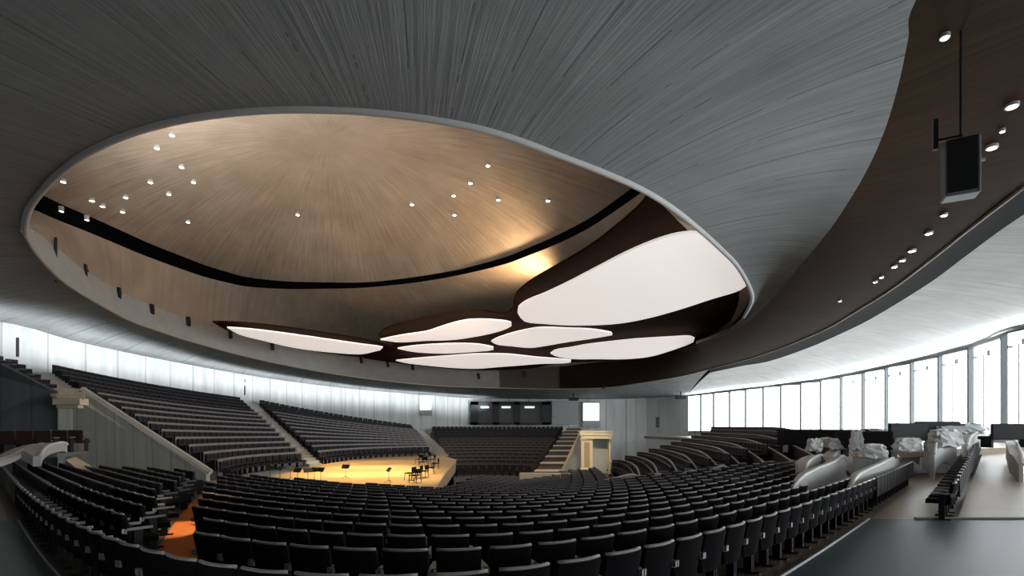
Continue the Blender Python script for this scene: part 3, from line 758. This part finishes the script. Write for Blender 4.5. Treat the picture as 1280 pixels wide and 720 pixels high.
# ------------------------------------------------------------------ pale curved parapets beyond the ends of the rows
def pale_par(name, pts, h, label, group, w=.3, mat='parapet', cap=.0):
    P = resample(pts, 36); o0 = P[18]
    outw = []
    for q in range(36):
        a = P[max(0, q - 1)]; b = P[min(35, q + 1)]; tt = b - a; outw.append(Vector((-tt.y, tt.x, 0)).normalized() * w)
    tp = [min(1, q / 6, (35 - q) / 6) for q in range(36)]
    w0 = outw; outw = [w_ * (.35 + .65 * t_) for w_, t_ in zip(outw, tp)]
    P = [p - Vector((0, 0, h * .35 * (1 - t_) ** 2)) for p, t_ in zip(P, tp)]
    A1 = P; A2 = [p + w_ for p, w_ in zip(P, outw)]; dn = Vector((0, 0, -h))
    e = empty(name, o0, 0, label, 'parapet', group)
    m_ = MB(); m_.loft([[p + dn - o0 for p in A1], [p - o0 for p in A1], [p - o0 for p in A2], [p + dn - o0 for p in A2], [p + dn - o0 for p in A1]])
    for s_ in (0, -1): m_.add([A1[s_] - o0, A2[s_] - o0, A2[s_] + dn - o0, A1[s_] + dn - o0], [(0, 1, 2, 3)])
    m_.build('wall_panel', M[mat], e)
    c2 = MB(); c2.tube([p - o0 + Vector((0, 0, .01)) for p in A1], .05, 6); c2.build('edge_rail', M['white'], e)
    return e
PP = [([(991,597,13.2),(1006,594,13.9),(1022,586,15),(1042,578,16.4),(1058,566,18.5)], .8, .22, 'long pale curved parapet starting at the right ends of the main seat rows'),
      ([(1062,599,12.9),(1085,588,14.6),(1108,577,16.4),(1126,567,18.8)], .75, .2, 'pale curved parapet between the two rearmost rows at the right'),
      ([(1006,582,15.6),(1018,572,17),(1032,568,18.2)], .8, .35, 'short pale hump-shaped parapet behind the ends of the main rows'),
      ([(1040,574,17.2),(1050,563,18.8),(1066,561,19.5)], .8, .35, 'short pale parapet between two dark benches, middle of the right side'),
      ([(1116,560,21.5),(1132,553,22.3),(1150,547,23.2)], .9, .35, 'broad pale parapet behind the far end of the rearmost row'),
      ([(1168,556,17.5),(1180,547,19),(1196,549,19)], .9, .35, 'rounded pale parapet left of the short row by the wooden floor'),
      ([(1209,549,19.0),(1222,540,21),(1236,531,23.5)], .7, .3, 'narrow pale parapet rising beside the wooden floor by the windows'),
      ([(1279,572,17),(1272,556,20),(1268,548,22)], .7, .3, 'pale parapet at the right edge of the view')]
for pts, h_, w_, lab in PP:
    pale_par('pale_parapet', [PD(*p) for p in pts], h_, lab, 'pale curved parapets at the right', w=w_)
for j, (pts, lab) in enumerate([  # pale strips stand in for light on the row tops
    ([PD(728,607,21.6), PD(760,600,21.4), PD(798,591,21.2)], 'shortest pale curved ledge in front of the right bank, leftmost'),
    ([PD(772,606,21.2), PD(800,599,21.0), PD(830,590,20.8)], 'pale curved ledge in front of the right bank, second from left'),
    ([PD(812,603,20.9), PD(842,595,20.5), PD(874,586,20.2)], 'pale curved ledge in front of the right bank, third from left'),
    ([PD(858,597,20.2), PD(885,589,20.0), PD(910,580,19.8)], 'pale curved ledge in front of the right bank, rightmost')]):
    pale_par('pale_ledge', pts, .5, lab, 'pale ledges in front of the right bank', w=.25)
pale_par('pale_parapet', [PD(-40, 585, 16), PD(10, 571, 17), PD(40, 558, 19), PD(84, 549, 21.5)], .25, 'pale curved parapet at the far left, before the dark wall', 'pale curved parapets at the left', w=.35)
pale_par('pale_parapet', [PD(51, 566, 15.5), PD(62, 557, 17), PD(84, 552, 18.5)], .3, 'short pale parapet at the left below the corner of the panelled end wall', 'pale curved parapets at the left', w=.5)
pa = MB(); pa.slab([PD(82, 575, 19.8), PD(95, 571, 20.5), PD(130, 592, 20), PD(112, 597, 17)], -.2); tag(pa.build('aisle_slab', M['cream'], origin=PD(100, 580, 19)), 'cream wedge of aisle floor at the foot of the panelled end wall', 'floor slab')

# loose covers and seat groups amid the pale parapets near the windows
def lump(name, c, sz, rz, mat, label, cat, group=None):
    bm = bmesh.new(); bmesh.ops.create_cube(bm, size=1)
    bmesh.ops.subdivide_edges(bm, edges=bm.edges[:], cuts=4, use_grid_fill=True)
    for v in bm.verts:
        n_ = v.co.normalized() * .6; v.co = v.co.lerp(n_, .3)
        if v.co.z > 0: v.co.x *= .8 + .2 * random.random(); v.co.y *= .8
        v.co += Vector([random.uniform(-.09, .09) for _ in range(3)])
        v.co.x *= sz[0]; v.co.y *= sz[1]; v.co.z *= sz[2]
    me = bpy.data.meshes.new(name); bm.to_mesh(me); bm.free(); me.materials.append(M[mat])
    o = bpy.data.objects.new(name, me); COL.objects.link(o); o.location = c; o.rotation_euler = (0, 0, rz); tag(o, label, cat, group); return o
def bench(c, L_, rz, label):
    e = empty('upholstered_bench', c, rz, label, 'bench', 'dark benches near the windows')
    a = MB(); a.box((0, 0, .38), (L_, .55, .14)); o = a.build('seat', M['seat_far'], e); b1 = o.modifiers.new('b', 'BEVEL'); b1.width = .04
    a = MB(); a.box((0, -.3, .62), (L_, .12, .62)); o = a.build('backrest', M['seat_far'], e); b1 = o.modifiers.new('b', 'BEVEL'); b1.width = .04
    for s_ in (-1, 1):
        a = MB(); a.box((s_ * (L_ / 2 - .15), 0, .16), (.08, .45, .32)); a.build('leg', M['legm'], e)
BN = [((1012,552),20,2.2,-.9,'between the outermost row ends, leftmost of the benches'),((1052,553),19,2.0,-.95,'beside the leftmost white cover'),((1085,556),18,1.8,-1.0,'in front of the middle window'),
      ((1124,546),18,1.8,.3,'between two white folded covers'),((1162,543),19,1.9,.15,'left of the grey rolled cover'),((1258,545),20,1.9,.05,'standing on the wooden floor before the rightmost window')]
for (px, Yd, L_, rz, lab) in BN:
    p = PD(px[0], px[1], Yd); bench(p - Vector((0, 0, .45)), L_, rz, 'dark upholstered bench ' + lab)
WH = [((1018,556),18,(.5,.5,.5),'small white speckled cover at the left, on a dark row end'),((1034,553),19,(.45,.5,.4),'white speckled cover, left of a pair'),((1047,555),18.6,(.6,.5,.45),'white speckled cover, right of a pair'),
      ((1073,551),18,(.55,.5,.75),'upright pale cover against the dark benches'),((1093,545),19,(1.0,.6,.6),'boxy pale cover below the window mullion'),((1092,564),16.5,(.8,.7,.5),'low white cover behind the pale parapet'),
      ((1128,538),19,(1.0,.6,.5),'pale cover heaped below the fourth window from the right'),((1133,556),17,(.9,.7,.5),'white folded cover between dark benches'),((1180,548),18,(1.1,.8,.7),'rounded white cover left of the end row'),
      ((1210,536),21,(1.5,.6,.5),'long pale green-grey cover at the top of the end row'),((1189,538),18.6,(1.3,.45,.35),'grey rolled cover lying beside the end row')]
for (px, Yd, sz, lab) in WH:
    lump('draped_cover', PD(px[0], px[1], Yd), tuple(v * .85 for v in sz), random.uniform(-.4, .4), 'white' if 'grey' not in lab else 'bluegrey', lab, 'cover', 'pale covers near the windows')

# orange carpet in the left aisle
pts_l, pts_r = [], []
for q in range(20):
    Y = 7.4 + q * .88; x = aisle_x(Y)
    lo, hi = 2.0, 34.0
    for _ in range(40):
        md = (lo + hi) / 2
        if hyp(md, x) > Y: hi = md
        else: lo = md
    z = zf(lo, x) + .03
    pts_l.append(Vector((x - .45, Y - .2, z))); pts_r.append(Vector((x + .45, Y + .2, z)))
m_ = MB(); m_.loft([[p - Vector((0, 0, .05)) for p in pts_l], pts_l, pts_r, [p - Vector((0, 0, .05)) for p in pts_r]])
tag(m_.build('aisle_carpet', M['orange'], origin=pts_l[10]), 'orange carpet runner in the left aisle of the main floor', 'carpet')

sp_ = MB(); sp_.slab([Vector((-23.5, 18.6, -.98)), Vector((-17.6, 19.8, -.98)), Vector((-18.6, 22.4, -.98)), Vector((-24, 21.6, -.98))], -.15); struct(sp_.build('floor_left_terrace', M['tread']))
for r_ in range(3):
    for j in range(9):
        far_seat(FS, Vector((-23.1 + .62 * j - .1 * r_, 19.2 + .1 * j + .85 * r_, -.98)), .15, 2)
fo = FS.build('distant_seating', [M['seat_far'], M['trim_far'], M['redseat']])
tag(fo, 'the many smaller dark seats filling the main floor and the banks beyond', 'seats', kind='stuff')

# ------------------------------------------------------------------ stage furniture
def make_chair():
    e = empty('orchestra_chair', (0, 0, 0))
    a = MB(); a.box((0, 0, .42), (.42, .42, .05)); a.build('seat', M['seat'], e)
    a = MB(); a.box((0, -.2, .66), (.40, .03, .26)); a.box((-.17,-.2,.5),(.03,.03,.2)); a.box((.17,-.2,.5),(.03,.03,.2)); a.build('backrest', M['seat'], e)
    for sx in (-1, 1):
        for sy in (-1, 1):
            a = MB(); a.tube([Vector((sx * .18, sy * .18, .4)), Vector((sx * .2, sy * .2, 0))], .015, 6); a.build('leg', M['legm'], e)
    return e
def make_stand():
    e = empty('music_stand', (0, 0, 0))
    a = MB(); a.box((0, 0, 0), (.5, .02, .34), Matrix.Translation((0, 0, .95)) @ Matrix.Rotation(-.5, 4, 'X')); a.build('desk', M['legm'], e)
    a = MB(); a.tube([Vector((0, 0, .95)), Vector((0, 0, .12))], .014, 6); a.build('pole', M['legm'], e)
    for k in range(3):
        an = k * 2.094; a = MB(); a.tube([Vector((0, 0, .2)), Vector((.26 * math.cos(an), .26 * math.sin(an), .01))], .012, 6); a.build('leg', M['legm'], e)
    return e
ch0 = None
for i, (x, y, rz) in enumerate([(534,576.5,2.2),(524,580,2.6),(540,580,2.0),(529,584,2.8),(544,586,1.9),(538,592,1.6),(529,597,1.3),(522,598,1.4),(513,600,1.2),(519,603,1.2)]):
    if ch0 is None: e = ch0 = make_chair()
    else: e = copy_tree(ch0)
    e.location = PZ(x, y, -2.5); e.rotation_euler = (0, 0, rz); e.scale = (1, 1, .8)
    tag(e, 'black orchestra chair at the right of the stage, %s from the back' % ordinal(i + 1), 'chair', 'black chairs at the right of the stage')
ms0 = None
MSL = [(338,600),(350,601),(363,600),(372,604),(385,604),(393,603),(401,603),(432,598),(486,603)]
for i, (x, y) in enumerate(MSL):
    if ms0 is None: e = ms0 = make_stand()
    else: e = copy_tree(ms0)
    e.location = PZ(x, y, -2.5); e.rotation_euler = (0, 0, random.uniform(-1, 1)); e.scale = (.8, .8, .62)
    lab = 'black music stand at the front left of the stage, %s from the left' % ordinal(i + 1) if i < 7 else ('lone black music stand near the middle of the stage' if i == 7 else 'black music stand at the front of the stage, right of the lone one')
    tag(e, lab, 'music stand', 'black music stands on the stage')

# ------------------------------------------------------------------ far wall: control booth, lamps, door
def yw(x):
    dx = (x - 640) / F; P = resample(O_left[6:] + O_far[1:], 200)
    for a, b in zip(P, P[1:]):
        fa = a.x - dx * a.y; fb = b.x - dx * b.y
        if fa * fb <= 0: return a.lerp(b, abs(fa) / max(1e-9, abs(fa) + abs(fb)))
bw = yw(638)
bY = min(yw(590).y, yw(685).y) - .5
def bp(x, y): return PD(x, y, bY)
o0 = bp(637, 531)
e = empty('control_booth', o0, 0, 'dark control booth with three lit windows high on the far wall', 'booth')
xs = [588, 600, 616, 625, 643, 652, 677, 688]
a = MB()
def fr(x0, x1, y0, y1, dy=0, th_=.4, mb=None):
    p = bp(x0, y0) - o0; q = bp(x1, y1) - o0
    (mb or a).box(((p.x + q.x) / 2, dy, (p.z + q.z) / 2), (abs(q.x - p.x), th_, abs(p.z - q.z)))
for x0, x1 in ((588,598),(616,624),(643,650),(677,688)): fr(x0, x1, 502, 531)
fr(588, 688, 502, 506); fr(588, 688, 528, 531)
a.build('frame', M['booth'], e)
for x0, x1, l0, l1 in ((598,616,601,611),(624,643,627,638),(650,677,656,668)):
    a2 = MB(); fr(x0, x1, 506, 528, .15, .05, a2); w_ = a2.build('pane', M['boothglass'], e)
    a2 = MB(); fr(l0, l1, 508, 510, .05, .08, a2); a2.build('lamp', M['lamp_booth'], e)
for (x0, x1, y0, y1, lab) in ((525,539,494,519,'bright glowing wall lamp box above the stairs behind the stage'),(729,749,503,534,'bright glowing lamp panel in the far wall above the cream portal')):
    Yl = yw((x0 + x1) / 2).y - .7
    e = empty('wall_lamp', PD((x0 + x1) / 2, y1, Yl), 0, lab, 'lamp')
    W_ = (x1 - x0) / F * Yl; H_ = (y1 - y0) / F * Yl
    a = MB(); a.box((0, 0, H_ * .62), (W_, .12, H_ * .7)); a.build('diffuser', M['lamp_wall'], e)
    a = MB(); a.box((0, .12, H_ / 2), (W_ + .2, .12, H_ + .1)); a.box((0, -.05, H_ * 1.0), (W_ * .8, .4, .12)); a.build('housing', M['bluegrey'], e)
for (x, y, lab) in ((717,499,'small black ceiling projector left of the bright lamp panel'),(851,497,'small black projector at the left end of the windows')):
    e = empty('projector', PD(x, y, 60), 0, lab, 'projector')
    a = MB(); a.box((0, 0, 0), (1.1, .5, .35)); a.build('body', M['black'], e)
    a = MB(); a.tube([Vector((0, 0, .1)), Vector((0, 0, .7))], .08, 6); a.build('mount', M['black'], e)
e = empty('wall_loudspeaker', PD(822, 533, 64), 0, 'slim black loudspeaker fixed upright on the grey far wall', 'loudspeaker')
a = MB(); a.box((0, 0, .5), (.4, .3, 1.3)); o = a.build('cabinet', M['black'], e); a = MB(); a.box((0, .2, .5), (.2, .3, .3)); a.build('bracket', M['legm'], e)
# grey boxed wall panels flanking the booth
for x0, x1, lab in ((552,587,'plain grey wall panel left of the control booth'),(690,721,'plain grey wall panel right of the control booth')):
    a = MB(); p = bp(x0, 500.5); q = bp(x1, 531); a.box(((p.x + q.x) / 2, bY + .3, (p.z + q.z) / 2), (q.x - p.x, .2, p.z - q.z)); tag(a.build('wall_panel', M['bluegrey'], origin=((p.x + q.x) / 2, bY, q.z)), lab, 'panel')

# thin rods standing behind the left banks
for (x, y0, y1, Yd, lab) in ((22,422,446,26.5,'thin post against the bright left wall, far left'),(306,474,494,49,'thin post above the pale aisle stairs between the left banks')):
    a = MB(); a.tube([PD(x, y0, Yd), PD(x, y1, Yd)], .07, 6); tag(a.build('post', M['mull'], origin=PD(x, y1, Yd)), lab, 'post')

# ------------------------------------------------------------------ light
def area(name, loc, target, sx, sy, power, col=(1, 1, 1), spread=180):
    l = bpy.data.lights.new(name, 'AREA'); l.shape = 'RECTANGLE'; l.size = sx; l.size_y = sy; l.energy = power; l.color = col; l.spread = math.radians(spread)
    o = bpy.data.objects.new(name, l); COL.objects.link(o); o.location = loc
    o.rotation_euler = (Vector(target) - Vector(loc)).to_track_quat('-Z', 'Y').to_euler(); return o
def spot(name, loc, target, power, col, ang=50, blend=.6, r=.3):
    l = bpy.data.lights.new(name, 'SPOT'); l.energy = power; l.color = col; l.spot_size = math.radians(ang); l.spot_blend = blend; l.shadow_soft_size = r
    o = bpy.data.objects.new(name, l); COL.objects.link(o); o.location = loc
    o.rotation_euler = (Vector(target) - Vector(loc)).to_track_quat('-Z', 'Y').to_euler(); return o
# cove lamps along the left wall, washing wall and ceiling
OL = resample(O_left[2:] + O_far[1:2], 16)
for i in range(len(OL) - 1):
    a, b = OL[i], OL[i + 1]; c_ = (a + b) / 2; t_ = (b - a); nrm = Vector((t_.y, -t_.x, 0)).normalized()
    if nrm.x * (0 - c_.x) + nrm.y * (30 - c_.y) < 0: nrm = -nrm
    loc = c_ + nrm * 2.0 + Vector((0, 0, -1.25)); tgt = c_ + Vector((0, 0, .1)) + nrm * .9
    l = bpy.data.lights.new('cove_lamp', 'AREA'); l.shape = 'RECTANGLE'; l.size = t_.length * .98; l.size_y = .15; l.energy = 100 * t_.length / 5; l.color = (.93, .98, 1.0)
    o = bpy.data.objects.new('cove_lamp', l); COL.objects.link(o); o.location = loc
    zax = -(tgt - loc).normalized(); xax = t_.normalized(); yax = zax.cross(xax).normalized(); xax = yax.cross(zax)
    o.rotation_euler = Matrix((xax, yax, zax)).transposed().to_euler()
# warm light within the opening
for lx, ly, tx, ty, pw in ((-6, 27, -7, 25.5, 5000), (-8, 31, -8.5, 30, 7500), (-9, 36, -9.5, 36, 7500), (-7, 40, -7.5, 42, 3800)):
    spot('stage_lamp', (lx, ly, 6.8), (tx, ty, -2.5), pw, (1, .77, .44), 60, .7, .4)
spot('dome_uplight', (1.5, 32.0, 7.3), (-1, 32, 11.5), 4200, (1, .66, .36), 125, .9, .6)
spot('dome_uplight', (-14, 20, 8.2), (-11, 27, 15), 5200, (1, .95, .88), 160, .9, 1.0)  # added neutral fill that brightens the dome
spot('house_uplight', (10.0, 12.6, -1.0), (4.5, 13.5, 7), 1450, (.95, .98, 1), 135, 1, .5)  # added unseen uplight without fixture, brightens the grey ceiling
spot('house_uplight', (-3, 3.0, -1.9), (-5, 6, 7), 230, (.95, .98, 1), 150, 1, .6)  # second added fill for the ceiling overhead, no fixture
spot('skirt_lamp', (-4, 24, 4.5), (-3, 44, 7.2), 2400, (1, .84, .68), 60, 1, .5)  # added unseen spot that brightens the skirt
spot('seat_lamp', (2, 24, 5), (1, 31, -3), 800, (1, .86, .72), 60, .8, .3)  # added unseen spot that brightens the rows beside the stage
spot('aisle_lamp', (-6, 14, 5), (-8.0, 12.4, -2.4), 2200, (1, .85, .65), 22, .6, .2)
OR_ = resample(O_right[:8], 12)  # added unseen uplights along the window heads, brightening the ceiling
for i in range(len(OR_) - 1):
    a, b = OR_[i], OR_[i + 1]; c_ = (a + b) / 2; t_ = (b - a); nrm = Vector((t_.y, -t_.x, 0)).normalized()
    if nrm.x * (0 - c_.x) + nrm.y * (30 - c_.y) < 0: nrm = -nrm
    loc = c_ + nrm * .5 + Vector((0, 0, -.35)); tgt = c_ + Vector((0, 0, 1.1)) + nrm * 2.2
    l = bpy.data.lights.new('window_head_lamp', 'AREA'); l.shape = 'RECTANGLE'; l.size = t_.length * .98; l.size_y = .12; l.energy = 95 * t_.length / 5; l.color = (.93, .98, 1.0)
    o = bpy.data.objects.new('window_head_lamp', l); COL.objects.link(o); o.location = loc
    zax = -(tgt - loc).normalized(); xax = t_.normalized(); yax = zax.cross(xax).normalized(); xax = yax.cross(zax)
    o.rotation_euler = Matrix((xax, yax, zax)).transposed().to_euler()
spot('portal_lamp', (4.5, 27, 3.5), (4.5, 34, -2), 1500, (1, .80, .5), 35, .6, .3)
for q in [(1265,130),(1161,290),(1118,332)]:
    p = hit(*q)
    if p: spot('soffit_lamp', p + Vector((0, 0, -.2)), p + Vector((0, 0, -5)), 120, (1, .85, .65), 100, .8, .1)
# sky through the windows
W = bpy.data.worlds.new('sky'); S.world = W; W.use_nodes = True
W.node_tree.nodes['Background'].inputs[0].default_value = (.93, .97, 1, 1); W.node_tree.nodes['Background'].inputs[1].default_value = 7.0
for i in range(0, len(bays) - 1, 4):
    a = bays[i]; b = bays[min(i + 4, len(bays) - 1)]; c_ = (a + b) / 2; t_ = Vector((b.x - a.x, b.y - a.y, 0)); nrm = Vector((t_.y, -t_.x, 0)).normalized()
    if nrm.x * (0 - c_.x) + nrm.y * (30 - c_.y) < 0: nrm = -nrm
    l = bpy.data.lights.new('window_portal', 'AREA'); l.shape = 'RECTANGLE'; l.size = t_.length * 1.05; l.size_y = 6.6; l.energy = 1
    l.cycles.is_portal = True
    o = bpy.data.objects.new('window_portal', l); COL.objects.link(o); o.location = Vector((c_.x, c_.y, 2.6)) - nrm * 1.0
    zax = -nrm; yax = Vector((0, 0, 1)); xax = yax.cross(zax).normalized()
    o.rotation_euler = Matrix((xax, yax, zax)).transposed().to_euler()

# ------------------------------------------------------------------ camera
cam = bpy.data.cameras.new('camera'); co = bpy.data.objects.new('camera', cam); COL.objects.link(co)
cam.sensor_width = 36; cam.lens = 18; cam.shift_y = (HY - 360) / 1280; cam.clip_end = 400; cam.clip_start = .05
co.location = (0, 0, 0); co.rotation_euler = (math.pi / 2, 0, 0)
S.camera = co
S.view_settings.view_transform = 'Standard'; S.view_settings.look = 'None'; S.view_settings.gamma = 1; S.view_settings.exposure = 0.0
S.view_settings.use_curve_mapping = False
S.cycles.use_denoising = True
S.cycles.max_bounces = 8; S.cycles.diffuse_bounces = 5; S.cycles.sample_clamp_indirect = 4
